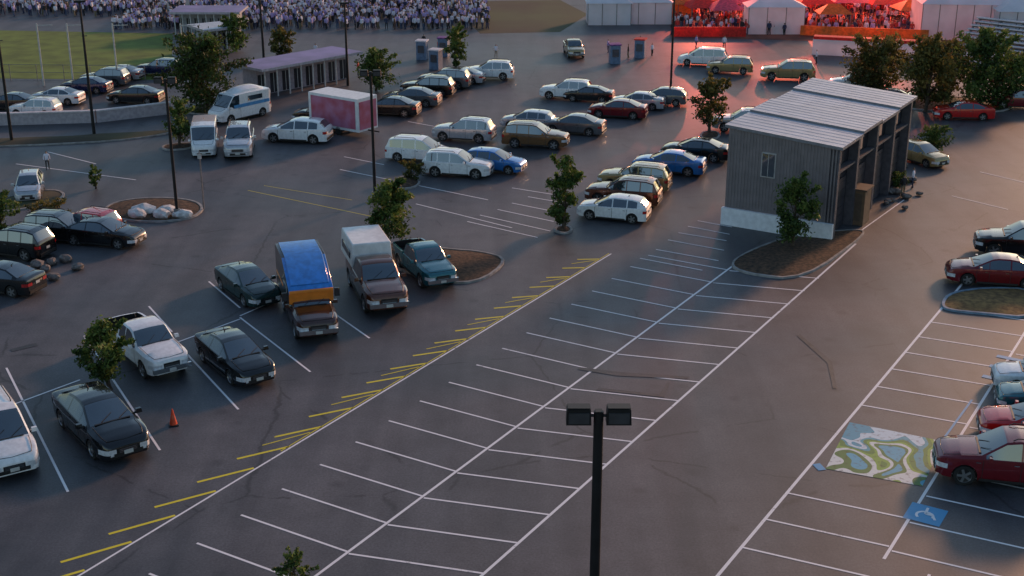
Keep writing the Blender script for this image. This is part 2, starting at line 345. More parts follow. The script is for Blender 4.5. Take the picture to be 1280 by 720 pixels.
tree('shrub',G(370,742),1.7,1.4,.05,2200,.07,LEAF,seed=18)
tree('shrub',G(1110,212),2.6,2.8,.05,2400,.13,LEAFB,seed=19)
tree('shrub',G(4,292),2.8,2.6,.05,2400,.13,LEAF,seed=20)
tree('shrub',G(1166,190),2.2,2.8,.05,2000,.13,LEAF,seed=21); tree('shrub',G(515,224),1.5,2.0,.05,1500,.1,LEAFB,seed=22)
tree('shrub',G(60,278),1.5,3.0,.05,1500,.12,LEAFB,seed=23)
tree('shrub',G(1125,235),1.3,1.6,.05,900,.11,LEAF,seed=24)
# ---------------------------------------------------------------- cars
M_glass=pmat('car_glass',(.02,.035,.05),.04,var=.1,spec=.5,ior=2.6)
M_blk=pmat('black_trim',(.012,.012,.013),.5,var=.3); M_tire=pmat('tyre_rubber',(.014,.014,.014),.85,var=.3)
M_rim=pmat('alloy_rim',(.35,.35,.36),.3,.8,var=.1); M_hl=pmat('headlamp_lens',(.7,.72,.75),.1,.2,var=.15,coat=1,scale=8)
M_tl=pmat('tail_lamp_lens',(.45,.01,.01),.15,var=.2,coat=1); M_chr=pmat('chrome_trim',(.6,.6,.6),.15,1.,var=.05)
M_plate=pmat('licence_plate',(.5,.5,.48),.5,var=.1)
SPEC={
'sedan':dict(L=4.8,W=.92,roof=.60,top=[(-2.4,.86),(-2.33,1.0),(-2.2,1.07),(-1.75,1.10),(-1.02,1.40),(-.55,1.455),(0,1.46),(.3,1.41),(1.15,1.02),(1.7,.95),(2.15,.84),(2.33,.74),(2.4,.64)],
   belt=[(-2.4,1.0),(-1.7,.99),(1.2,.90),(2.4,.8)],ws=(.3,1.15),rg=(-1.75,-1.02),side=[(-1.5,-.62),(-.55,.42),(.45,.95)],wh=(-1.42,1.42),R=.38,r=.33,zb=.21),
'hatch':dict(L=4.5,W=.91,roof=.62,top=[(-2.25,.9),(-2.2,1.05),(-2.12,1.12),(-1.75,1.44),(-1.3,1.52),(-.2,1.55),(.25,1.48),(1.12,1.04),(1.6,.97),(2.05,.86),(2.2,.75),(2.25,.66)],
   belt=[(-2.25,1.02),(1.2,.93),(2.3,.8)],ws=(.25,1.12),rg=(-2.12,-1.75),side=[(-1.65,-1.05),(-.98,-.12),(-.05,.95)],wh=(-1.36,1.36),R=.38,r=.33,zb=.22),
'suv':dict(L=4.8,W=.96,roof=.68,top=[(-2.4,.98),(-2.36,1.12),(-2.3,1.2),(-2.02,1.66),(-1.6,1.75),(-.3,1.77),(.15,1.70),(.95,1.18),(1.6,1.12),(2.15,1.03),(2.34,.93),(2.4,.82)],
   belt=[(-2.4,1.12),(1.,1.06),(2.4,.95)],ws=(.15,.95),rg=(-2.3,-2.02),side=[(-2.05,-1.3),(-1.22,-.42),(-.35,.8)],wh=(-1.42,1.45),R=.43,r=.38,zb=.27,rails=1),
'minivan':dict(L=5.1,W=.98,roof=.72,top=[(-2.55,.9),(-2.5,1.08),(-2.45,1.15),(-2.2,1.66),(-1.8,1.76),(0,1.80),(.45,1.73),(1.45,1.12),(1.8,1.03),(2.3,.88),(2.48,.76),(2.55,.66)],
   belt=[(-2.55,1.08),(1.4,1.0),(2.55,.85)],ws=(.45,1.45),rg=(-2.45,-2.2),side=[(-2.1,-1.15),(-1.08,-.1),(-.02,1.2)],wh=(-1.5,1.55),R=.40,r=.35,zb=.23,rails=1),
'van':dict(L=5.7,W=1.02,roof=.86,top=[(-2.85,1.2),(-2.82,2.2),(-2.7,2.35),(0,2.42),(1.2,2.36),(1.4,2.26),(2.05,1.38),(2.3,1.28),(2.7,1.1),(2.82,.95),(2.85,.8)],
   belt=[(-2.85,1.3),(1.9,1.22),(2.85,.95)],ws=(1.4,2.05),rg=None,side=[(.75,1.85)],wh=(-1.75,1.8),R=.43,r=.37,zb=.26),
'pickup':dict(L=5.8,W=1.0,roof=.70,top=[(-2.9,1.25),(-.95,1.25),(-.9,1.25),(-.78,1.78),(-.4,1.86),(.3,1.86),(.6,1.78),(1.25,1.28),(1.9,1.24),(2.6,1.14),(2.82,1.04),(2.9,.9)],
   belt=[(-2.9,1.2),(1.2,1.16),(2.9,1.05)],ws=(.6,1.25),rg=(-.9,-.78),side=[(-.72,-.05),(.02,1.1)],wh=(-1.75,1.85),R=.47,r=.41,zb=.38,bed=(-2.82,-.97)),
}
def car_mesh(kind):
    P=SPEC[kind]; Ln=P['L'];W=P['W']; hx=Ln/2; b=MB()
    wx=[-hx,-hx+.08,-hx+.3,-hx+.7,0,hx-.75,hx-.35,hx-.1,hx]; wy=[W*.80,W*.90,W*.965,W*.99,W,W*.985,W*.93,W*.82,W*.70]
    wid=lambda x: float(np.interp(x,wx,wy)); T=lambda x: float(np.interp(x,*zip(*P['top']))); B=lambda x: float(np.interp(x,*zip(*P['belt'])))
    zmax=max(z for _,z in P['top'])
    keys=[-hx,hx]+[x for x,_ in P['top']]+list(P['ws'])+(list(P['rg']) if P['rg'] else [])+[x for s in P['side'] for x in s]
    for xw in P['wh']: keys+= [xw+P['R']*k for k in(-1.001,-1,-.93,-.75,-.45,0,.45,.75,.93,1,1.001)]
    bed=P.get('bed')
    if bed: keys+=[bed[0],bed[0]+.002,bed[1],bed[1]-.002]
    xs=sorted(set(round(k,4) for k in keys)); 
    for x in np.linspace(-hx,hx,34):
        if min(abs(x-k) for k in xs)>.05: xs.append(float(x))
    xs=sorted(xs)
    def ring(x):
        zt=T(x); w_=wid(x); zbelt=min(B(x),zt-.05); zb=P['zb']
        if x>hx-.15: zb+=.05
        za=0
        for xw in P['wh']:
            d=abs(x-xw)
            if d<=P['R']: za=P['r']+math.sqrt(max(0,P['R']**2-d*d))
        zl=max(zb,za); hh=zbelt-zb
        z3=max(zb+.28*hh,za+.012); z4=max(zb+.72*hh,z3+.02); z5=max(zbelt,z4+.02)
        zs=max(zt-.08,z5+.03); k=max(0,min(1,(zt-z5-.05)/(zmax-1.0*z5-.05)))
        w7=(w_-.075)*(1-k)+P['roof']*W*k*1.12
        pts=[(0,zl),(w_-.15,zl),(w_-.03,zl),(w_-.005,z3),(w_,z4),(w_-.03,z5),(w_-.06,z5+.022),(w7,zs),(w7-.07,max(zt-.022,zs+.004)),(w7*.5,max(zt,zs+.01)),(0,max(zt+.012,zs+.02))]
        if bed and bed[0]+.001<x<bed[1]-.001:
            zr=zt; pts[5]=(w_-.01,zr-.03);pts[6]=(w_-.03,zr);pts[7]=(w_-.13,zr);pts[8]=(w_-.14,.84);pts[9]=(.4,.84);pts[10]=(0,.84)
        return [(x,y,z) for y,z in pts]+[(x,-y,z) for y,z in pts[9:0:-1]]
    rs=[ring(x) for x in xs]; n=20; vs=[p for r_ in rs for p in r_]; fs=[];ms=[]
    inr=lambda x,a: a and a[0]<x<a[1]
    for i in range(len(xs)-1):
        xm=(xs[i]+xs[i+1])/2
        for j in range(n):
            seg=j if j<10 else 19-j
            m=0
            if seg<=1: m=2
            if seg==6 and any(inr(xm,s) for s in P['side']): m=1
            if seg in(8,9) and (inr(xm,P['ws']) or inr(xm,P['rg'])): m=1
            if bed and inr(xm,bed) and seg>=7: m=2
            fs.append((i*n+j,i*n+(j+1)%n,(i+1)*n+(j+1)%n,(i+1)*n+j)); ms.append(m)
    for base in(0,(len(xs)-1)*n):
        for i in range(0,10):
            if i==0: fs.append((base,base+1,base+19)); ms.append(0)
            elif i==9: fs.append((base+9,base+10,base+11)); ms.append(0)
            else: fs.append((base+i,base+i+1,base+19-i,base+20-i)); ms.append(0)
    b.add(vs,fs,ms)
    def band(x0,x1,z0,z1,mat,off=.012,cap=0):
        for sg in(1,-1):
            P_=[(x,(wid(x)+off)*sg) for x in np.linspace(x0,x1,6)]
            if cap: P_.append((x1+(.014 if x1>0 else -.014),(wid(x1)-cap)*sg))
            vv=[(x,y,z0) for x,y in P_]+[(x,y,z1) for x,y in P_]; k=len(P_)
            b.add(vv,[(i,i+1,k+i+1,k+i) for i in range(k-1)],mat)
    zf=T(hx)
    band(hx-.36,hx,zf-.22,zf-.045,5,.006,.25)
    zr=min(T(-hx),1.15)
    if kind in('suv','minivan','hatch','van'): band(-hx+.22,-hx,zr-.2,zr-.02,6,.006,.1)
    elif kind=='pickup': band(-hx+.12,-hx,.85,1.18,6,.006,.08)
    else: band(-hx+.3,-hx,zr-.2,zr-.04,6,.006,.3)
    wf=wid(hx)
    b.box((hx+.004,0,zf-.13),(.03,wf*1.05,.17 if kind!='pickup' else .28),2)
    for k in (-.05,0,.05): b.box((hx+.014,0,zf-.13+k),(.03,wf*.9,.014),7)
    b.box((hx-.0,0,P['zb']+.17),(.05,wf*1.5,.13),2)
    for sg in(1,-1): b.box((hx-.02,sg*wf*.82,P['zb']+.2),(.06,.14,.09),5)
    if kind=='pickup': b.box((hx+.03,0,.62),(.12,1.75,.2),7); b.box((-hx-.04,0,.6),(.12,1.8,.18),7)
    b.box((hx+.03 if kind!='pickup' else hx+.1,0,P['zb']+.22),(.02,.3,.13),8); b.box((-hx-.02,0,.72),(.02,.3,.14),8)
    b.box((-hx+.0,0,P['zb']+.14),(.06,W*1.5,.16),2)
    # bonnet shut lines
    xa=P['ws'][1]+.1; xb_=hx-.22
    for sg in(1,-1):
        q_=[(x,sg*(wid(x)-.20),T(x)+.008) for x in np.linspace(xa,xb_,5)]; b.tube(q_,[.010]*5,2,4)
    b.tube([(xb_,-(wid(xb_)-.2),T(xb_)+.008),(xb_+.06,0,T(xb_+.06)+.016),(xb_,(wid(xb_)-.2),T(xb_)+.008)],[.010]*3,2,4)
    if kind=='sedan':
        b.tube([(-1.82,-.62,1.10),(-1.82,.62,1.10)],[.012]*2,2,4)
    zc=B(0)
    for xx in sorted(set([P['side'][-1][1]+.08]+[s[0]-.03 for s in P['side'][-2:]])):
        band(xx-.01,xx+.01,P['zb']+.1,zc-.04,2,.003)
        if xx<.9: band(xx+.08,xx+.24,zc-.14,zc-.11,7,.012)
    band(P['wh'][0]+P['R']+.05,P['wh'][1]-P['R']-.05,P['zb']-.01,P['zb']+.09,2,.004)
    xm=P['ws'][1]-.28
    for sg in(1,-1):
        b.box((xm,sg*(wid(xm)+.10),B(xm)+.1),(.14,.22,.15),0,taper=.8); b.box((xm,sg*(wid(xm)-.02),B(xm)+.04),(.06,.1,.05),2)
    if P.get('rails'):
        for sg in(1,-1): 
            y=sg*(P['roof']*W-.04); b.tube([(-1.8,y,zmax-.02),(-1.7,y,zmax+.05),(-.2,y,zmax+.06),(-.05,y,zmax-.03)],[.02]*4,2,6)
    else:
        b.tube([(-.9,0,zmax-.03),(-1.05,0,zmax+.09)],[.03,.008],2,5)
    for y in(-.35,.25): b.tube([(P['ws'][1]-.02,y,T(P['ws'][1])+.03),(P['ws'][1]-.3,y+.45,T(P['ws'][1]-.3)+.03)],[.012,.008],2,4)
    xc=P['ws'][1]+.03; b.box((xc,0,T(xc)+.012),(.07,W*1.3,.02),2)
    r_=P['r']
    for xw in P['wh']:
        for sg in(1,-1):
            yo=wid(xw)-.02; c=(xw,0,r_)
            pr=[(0,-.1),(r_*.93,-.24),(r_,-.20),(r_,-.04),(r_*.95,0),(r_*.68,.002),(r_*.64,-.03),(r_*.2,-.05),(r_*.14,-.0),(0,.0)]
            b.lathe_y([(a,sg*(yo+y)) for a,y in pr],c,[3,3,3,3,3,4,2,4,4],20)
            for k in range(5):
                t=k*2*math.pi/5
                dx,dz=math.cos(t),math.sin(t); px,pz=-dz*.045,dx*.045; y0=sg*(yo-.012)
                b.add([(xw+dx*r_*.1+px,y0,r_+dz*r_*.1+pz),(xw+dx*r_*.66+px,y0,r_+dz*r_*.66+pz),(xw+dx*r_*.66-px,y0,r_+dz*r_*.66-pz),(xw+dx*r_*.1-px,y0,r_+dz*r_*.1-pz)],[(0,1,2,3)],4)
    return b
CB={k:car_mesh(k) for k in SPEC}
PAINT={'white':(.78,.79,.80),'silver':(.48,.49,.52),'grey':(.13,.135,.145),'black':(.006,.006,.007),'dkgreen':(.006,.03,.027),'teal':(.015,.13,.16),'maroon':(.16,.006,.012),'red':(.50,.010,.010),
 'blue':(.02,.17,.50),'bronze':(.20,.10,.04),'gold':(.36,.27,.12),'brown':(.12,.035,.015),'dkbrown':(.05,.014,.007),'navy':(.010,.02,.08)}
def paint(c):
    met={'white':.0,'black':.0,'dkgreen':.0,'red':.1,'maroon':.2,'dkbrown':.1}.get(c,.35)
    return pmat('car_paint_'+c,PAINT[c],.22,met,var=.08,scale=6,coat=1.,spec=.3)
CM={}
KN={'sedan':'sedan','hatch':'hatchback_car','suv':'suv','minivan':'minivan','van':'van','pickup':'pickup_truck'}
def carmesh(kind,col):
    if (kind,col) not in CM:
        CM[(kind,col)]=CB[kind].mesh(kind+'_'+col,[paint(col),M_glass,M_blk,M_tire,M_rim,M_hl,M_tl,M_chr,M_plate],smooth=32)
    return CM[(kind,col)]
def car(kind,col,pos,az,sc=1.,name=None):
    x,y=G(*pos); return place(name or KN[kind],carmesh(kind,col),(x,y,0.01),math.radians(90-az),sc)
car('minivan','white',(-2,565),147,1.38); car('sedan','black',(128,545),143,1.48); car('pickup','white',(184,450),143,1.25); car('sedan','black',(295,461),145,1.33)
car('sedan','dkgreen',(311,369),146,1.28); car('pickup','teal',(531,344),156,1.18)
for k,c,p,a,s in [('minivan','white',(525,200),105,1.15),('suv','white',(573,219),103,1.22),('hatch','blue',(618,213),110,1.2),('suv','silver',(580,175),-76,1.2),('hatch','silver',(660,160),-76,1.15),
 ('suv','bronze',(670,183),102,1.25),('sedan','grey',(717,166),-72,1.25),('suv','white',(708,123),-76,1.15),('sedan','black',(736,126),-76,1.1),('sedan','maroon',(772,146),-75,1.22),('sedan','silver',(797,135),-76,1.15),('hatch','grey',(827,130),-76,1.15),
 ('hatch','white',(767,273),-72,1.2),('suv','brown',(779,254),-72,1.22),('suv','gold',(793,236),-72,1.22),('sedan','blue',(836,215),-72,1.28),('sedan','black',(869,198),-72,1.25),
 ('minivan','white',(878,81),-80,1.15),('suv','gold',(912,91),-78,1.1),('suv','gold',(984,99),-82,1.25),('pickup','gold',(717,69),175,1.05),('suv','white',(612,98),-84,1.15),
 ('suv','black',(535,119),-78,1.2),('sedan','grey',(515,131),-78,1.25),('sedan','black',(488,143),-78,1.25),('suv','grey',(556,109),-78,1.2),('sedan','silver',(575,103),-78,1.15),
 ('hatch','white',(372,176),-80,1.4),('sedan','black',(405,153),-78,1.25),('suv','silver',(300,190),172,1.35),('van','white',(257,188),170,1.1),
 ('sedan','black',(130,304),105,1.25),('suv','red',(108,293),-70,1.1),('suv','black',(80,300),102,1.15),('suv','black',(18,318),-72,1.2),('sedan','black',(0,362),-72,1.25),('hatch','silver',(38,244),165,1.15),
 ('sedan','black',(15,136),-82,1.15),('sedan','white',(72,129),-82,1.15),('sedan','navy',(108,115),-82,1.15),('suv','grey',(132,106),-82,1.1),('sedan','black',(170,128),-82,1.2),('suv','navy',(200,94),-82,1.1),('suv','white',(45,145),-82,1.05),('sedan','silver',(150,99),-82,1.1),
 ('sedan','maroon',(1243,353),-78,1.3),('suv','black',(1275,318),-76,1.3),('suv','maroon',(1254,597),-78,1.33),('sedan','red',(1300,548),-78,1.25),('hatch','teal',(1308,513),-78,1.15),('sedan','white',(1306,486),-78,1.15),
 ('sedan','red',(1203,148),-84,1.2),('hatch','gold',(1150,203),150,1.15),('sedan','white',(1068,112),-80,1.2),('suv','maroon',(1272,135),-80,1.15),('suv','silver',(928,163),-80,1.2),
 ('sedan','grey',(1110,130),-80,1.1)]:
    car(k,c,p,a,s)
def combo(name,pos,az,kind,col,parts,mats,sc=1.,part='camper_box'):
    x,y=G(*pos); e=empty(name,(x,y,.01),math.radians(90-az)); e.scale=(sc,)*3
    place('truck_body',carmesh(kind,col),(0,0,0),0,parent=e)
    o=parts.obj(part,mats,parent=e,smooth=30); bv=o.modifiers.new('bevel','BEVEL'); bv.width=.05; bv.segments=2; bv.limit_method='ANGLE'
    return e
b=MB(); b.box((-2.2,0,1.75),(2.95,1.95,1.15),0,taper=.93); b.box((-2.2,0,1.7),(2.0,1.99,.4),1)
combo('pickup_truck_with_camper_shell',(471,370),163,'pickup','brown',b,[pmat('white_camper_panel',(.75,.75,.75),.35,var=.1),M_glass],1.38)
b=MB(); w2=1.02
b.extrude_xz([(-3.3,.9),(-3.3,2.75),(-3.1,2.95),(-.9,2.95),(.98,2.05),(1.12,1.86),(1.0,1.3),(-.4,1.2),(-.4,.9)],-w2,w2,[0,0,0,1,1,2,0,0,0],0)
b.extrude_xz([(-3.0,2.955),(-3.0,3.03),(-.87,3.03),(.86,2.19),(.83,2.12),(-.9,2.955)],-w2+.14,w2-.14,[1]*6,1)
b.box((1.12,0,1.93),(.12,2.0,.12),2)
for sg in(1,-1):
    b.box((-2.0,sg*(w2+.0),1.6),(2.2,.03,.10),2); b.box((-.15,sg*(w2+.0),1.75),(.9,.03,.5),3); b.box((.95,sg*1.2,1.7),(.1,.25,.4),0)
combo('cab_fairing_truck',(387,402),163,'pickup','dkbrown',b,[pmat('truck_dark_panel',(.02,.02,.025),.35,var=.2,coat=.5),pmat('truck_blue_fairing',(.025,.20,.60),.2,var=.2,coat=1.),pmat('orange_trim',(.75,.22,.03),.4,var=.1),M_glass],1.3,'sleeper_box_and_fairing')
b=MB(); b.box((0,0,1.75),(5.6,2.3,2.5),0); b.box((0,-1.17,1.75),(5.0,.03,2.1),1); b.box((2.82,0,1.7),(.03,2.0,2.1),1); b.tube([(2.8,0,.5),(4.0,0,.5)],[.06,.05],2,6)
for x in(-.5,.45):
    for sg in(1,-1): b.lathe_y([(0,-.1),(.33,-.1),(.35,-.02),(.33,.1),(.2,.1),(0,.08)],(x,sg*1.05,.35),[2]*5,16)
x,y=G(430,165); o=b.obj('enclosed_trailer',[pmat('trailer_white',(.7,.72,.74),.4,var=.08),pmat('trailer_pink_graphic',(.5,.10,.16),.4,var=.2,scale=1,col2=(.45,.18,.3)),M_tire],(x,y,0),math.radians(90-125)); o.scale=(1.1,1.2,1.25)
b=MB(); vs=[];fs=[]; xs_=np.linspace(-2.5,1.2,9)
for i,x_ in enumerate(xs_):
    k=[.0,.6,.9,1,1,.95,.8,.5,0][i]
    for a in range(9):
        t=math.pi*a/8; vs.append((x_,.84*math.cos(t)*(.7+.3*k),2.3+.5*k*math.sin(t)**.7))
for i in range(8):
    for a in range(8): fs.append((i*9+a,i*9+a+1,(i+1)*9+a+1,(i+1)*9+a))
b.add(vs,fs,0)
for sg in(1,-1): b.box((-.6,sg*1.02,1.35),(4.0,.02,.28),1); b.box((-1.0,sg*.99,1.85),(1.6,.05,.4),2)
combo('camper_van',(300,148),218,'van','white',b,[pmat('trailer_shell',(.75,.75,.77),.25,var=.06,coat=.5),pmat('trailer_blue_stripe',(.08,.28,.55),.3),M_glass],1.15,'raised_roof')
# ---------------------------------------------------------------- storage building
M_wall=pmat('ribbed_wall_cladding',(.19,.165,.17),.6,var=.12,scale=1.2); M_roof=pmat('standing_seam_roof',(.46,.47,.53),.45,.1,var=.10,scale=.7)
M_dk=pmat('dark_bay_panel',(.022,.022,.03),.35,var=.4,scale=.8); M_pl=pmat('white_plinth',(.78,.80,.83),.6,var=.08); M_fr=pmat('window_frame',(.4,.38,.37),.5)
bo=L(89.6,-35.5); WD=8.2; LN=18.6; BE=empty('storage_building',(bo[0],bo[1],0),math.atan2(N[1],N[0]))
zl,zr_=7.3,6.75
def bwall(name,f,mats): 
    b=MB(); f(b); return b.obj(name,mats,parent=BE)
def fw(b):
    n=34; 
    b.add([(0,0,1.35),(WD,0,1.35),(WD,0,zr_),(0,0,zl)],[(0,1,2,3)])
    for i in range(n):
        x=(i+.5)*WD/n; z=zl+(zr_-zl)*x/WD
        if 2.55<x<3.75:
            b.box((x,-.015,(1.35+3.95)/2),(.11,.03,3.95-1.35)); b.box((x,-.015,(5.95+z)/2),(.11,.03,z-5.95)); continue
        b.box((x,-.015,(1.35+z)/2),(.11,.03,z-1.35))
bwall('front_wall',fw,[M_wall])
bwall('left_wall',lambda b:[b.add([(0,0,0),(0,LN,0),(0,LN,zl),(0,0,zl)],[(0,1,2,3)])]+[b.box((-.03,(i+.5)*LN/80,zl/2),(.06,.12,zl)) for i in range(80)],[M_wall])
bwall('rear_wall',lambda b:b.add([(0,LN,0),(WD,LN,0),(WD,LN,zr_),(0,LN,zl)],[(0,1,2,3)]),[M_wall])
bwall('plinth',lambda b:b.box((WD/2-.05,-.12,.66),(WD+.3,.3,1.32)),[M_pl])
bwall('window',lambda b:[b.box((3.15,-.04,4.95),(1.1,.10,1.85),0),b.box((3.15,-.10,4.95),(.92,.04,1.67),1),b.box((3.15,-.125,4.95),(.04,.02,1.66),0)],[M_fr,M_glass])
def bays(b):
    b.add([(WD-.6,0,0),(WD-.6,LN,0),(WD-.6,LN,zr_),(WD-.6,0,zr_)],[(0,1,2,3)],0)
    for i in range(5):
        y=i*LN/4; y=min(max(y,.2),LN-.2); b.box((WD-.25,y,zr_/2-.02),(.7,.4,zr_-.05),1)
    for i in range(4):
        y=(i+.5)*LN/4
        b.box((WD-.52,y,2.0),(.08,3.2,3.9),2); b.box((WD-.3,y,4.9),(.55,4.0,.15),1)
        for k in range(6): b.box((WD-.46,y,.5+k*.62),(.03,3.2,.04),0)
        b.box((WD-.42,y-.8+.3*i,5.75),(.06,1.1,.9),3)
bwall('bays',bays,[M_dk,pmat('bay_pier',(.09,.085,.10),.6,var=.2),pmat('roller_door',(.035,.035,.045),.4,var=.3,scale=1),M_glass])
def roof(b):
    for i in range(4):
        y0=i*LN/4-(.25 if i==0 else 0)+.02; y1=(i+1)*LN/4-.02+(.25 if i==3 else 0); dz=.16*(i%2)
        x0,x1=-.3,WD+.35; f=lambda x:zl+(zr_-zl)*x/WD+.05+dz
        vs=[]
        for z in(0,.22):
            for x,y in((x0,y0),(x1,y0),(x1,y1),(x0,y1)): vs.append((x,y,f(x)+z))
        b.add(vs,[(3,2,1,0),(4,5,6,7),(0,1,5,4),(1,2,6,5),(2,3,7,6),(3,0,4,7)],[0,0,1,1,1,1])
        for k in range(1,6):
            y=y0+(y1-y0)*k/6; vs=[]
            for z in(.21,.24):
                for x,yy in((x0+.02,y-.012),(x1-.02,y-.012),(x1-.02,y+.012),(x0+.02,y+.012)): vs.append((x,yy,f(x)+z))
            b.add(vs,[(4,5,6,7),(0,1,5,4),(1,2,6,5),(2,3,7,6),(3,0,4,7)],0)
bwall('roof',roof,[M_roof,pmat('roof_fascia',(.2,.2,.22),.5)])
b=MB(); b.box((0,0,.95),(1.5,1.2,1.9),0); b.box((0,0,1.95),(1.7,1.4,.1),1); b.box((0,-.62,1.0),(1.2,.03,1.5),1); b.box((0,-.65,1.0),(.03,.03,1.5),0)
x,y=G(1066,277); b.obj('utility_cabinet',[pmat('cabinet_brown',(.16,.10,.06),.6),pmat('cabinet_door',(.10,.07,.05),.6)],(x,y,0),-AZ).scale=(1.3,1.3,1.4)
def rock(pos,s,mat):
    bm=bmesh.new(); bmesh.ops.create_icosphere(bm,subdivisions=2,radius=1)
    for v in bm.verts: v.co*=random.uniform(.82,1.12); v.co.z*=.6
    me=bpy.data.meshes.new('boulder'); bm.to_mesh(me); bm.free(); me.materials.append(mat)
    x,y=G(*pos); place('boulder',me,(x,y,s*.25+.1),random.uniform(0,6),(s,s*.8,s*.9))
M_rockw=pmat('pale_stone',(.6,.59,.58),.8,var=.25,scale=2,bump=.4); M_rock=pmat('grey_stone',(.16,.14,.13),.85,var=.4,scale=2,bump=.4)
for p in((172,272),(180,268),(202,272),(211,268),(228,272)): rock(p,random.uniform(.75,1.0),M_rockw)
for i in range(16): rock((1085+random.uniform(0,55),200+random.uniform(0,48)),random.uniform(.3,.8),M_rock)
for i in range(12): rock((1090+random.uniform(0,60),225+random.uniform(0,40)),random.uniform(.2,.5),M_rock)
for i in range(8): rock((30+random.uniform(0,70),325+random.uniform(0,25)),random.uniform(.3,.7),M_rock)
b=MB(); b.box((0,0,.025),(.5,.5,.05),1)
pts=[(0,0,.05),(0,0,.35),(0,0,.36),(0,0,.55),(0,0,.56),(0,0,.88)]; rr=[.2,.135,.133,.092,.09,.03]
b.tube(pts[:2],rr[:2],0,16); b.tube([pts[1],pts[3]],[rr[1]+.003,rr[3]+.003],2,16); b.tube([pts[3],pts[5]],[rr[3],rr[5]],0,16)
x,y=G(217,531); b.obj('traffic_cone',[pmat('cone_orange',(.7,.07,.02),.5),M_blk,pmat('cone_band',(.7,.12,.06),.4)],(x,y,.01),.3)
# ---------------------------------------------------------------- lamps and poles
M_pole=pmat('dark_bronze_metal',(.012,.012,.014),.5,.3,var=.2); M_lens=pmat('lamp_lens',(.05,.05,.055),.3); M_galv=pmat('galvanised_steel',(.22,.22,.23),.45,.6,var=.2)
def lamp(pos,H,r=.09,head=1.,rz=0.,name='parking_lot_lamp'):
    b=MB(); b.tube([(0,0,0),(0,0,.7)],[r*2.6,r*2.5],2,14); b.tube([(0,0,.7),(0,0,H)],[r*1.25,r],0,12)
    b.tube([(-.45*head,0,H-.12),(.45*head,0,H-.12)],[.05*head]*2,0,8); b.box((0,0,H-.1),(.22*head,.25*head,.30*head),0)
    for sg in(1,-1):
        b.box((sg*.62*head,0,H-.10),(.78*head,.45*head,.52*head),0,taper=.94); b.box((sg*.62*head,-.235*head,H-.12),(.64*head,.03,.36*head),1)
        b.box((sg*.62*head,.0,H+.17*head),(.7*head,.36*head,.03),0)
    return b.obj(name,[M_pole,M_lens,M_conc],(pos[0],pos[1],0),rz)
lamp((2.36,32.8),14.3,.135,.88)
lamp(G(222,272),10.6,.1,.8); lamp(G(469,250),10.2,.1,.8); lamp(G(838,118),12.5,.1,.8,1.2)
for p,h in(((118,170),12.5),((15,178),12.5),((435,107),9),((330,78),8)):
    b=MB(); b.tube([(0,0,0),(0,0,h)],[.16,.09],0,10); b.box((0,0,h),(1.0,.3,.2),0); b.box((.1,.0,h*.75),(.5,.1,.06),0); x,y=G(*p); b.obj('utility_pole',[M_pole],(x,y,0),.4)
b=MB(); b.tube([(0,0,0),(0,0,4.6)],[.06,.05],0,8); b.box((0,-.06,4.2),(.3,.03,.4),1); x,y=G(255,263); b.obj('parking_sign',[M_galv,pmat('sign_face',(.45,.45,.46),.5)],(x,y,.1),.1)
for u in(55,92,148,232):
    b=MB(); b.tube([(0,0,0),(0,0,6.8)],[.11,.09],0,8); b.tube([(0,0,6.6),(1.6,.3,6.6)],[.05,.05],0,6); x,y=G(u,107); b.obj('netting_post',[pmat('pale_post',(.5,.5,.47),.5)],(x,y,0))
b=MB(); p0=Vector(G(-120,100)); p1=Vector(G(216,103)); d=(p1-p0); n_=int(d.length/3)
for i in range(n_+1):
    p=p0+d*i/n_; b.tube([(p.x,p.y,0),(p.x,p.y,1.9)],[.04,.04],0,6)
for z in(.1,1.0,1.85): b.tube([(p0.x,p0.y,z),(p1.x,p1.y,z)],[.025,.025],0,5)
b.obj('field_fence',[M_galv])
b=MB()
def wallseg(b,p,q,h,t,mat=0,z0=0):
    p=Vector(G(*p));q=Vector(G(*q)); d=q-p; c=(p+q)/2; b.box((c.x,c.y,z0+h/2),(d.length,t,h),mat,math.atan2(d.y,d.x))
wallseg(b,(-120,160),(120,153),1.1,.35); wallseg(b,(121,153),(214,142),1.1,.35); wallseg(b,(-120,160),(120,153),.12,.5,1,1.1); wallseg(b,(121,153),(214,142),.12,.5,1,1.1)
b.obj('low_concrete_wall',[pmat('wall_render',(.38,.34,.37),.7,var=.15),pmat('wall_coping',(.55,.52,.54),.6)])
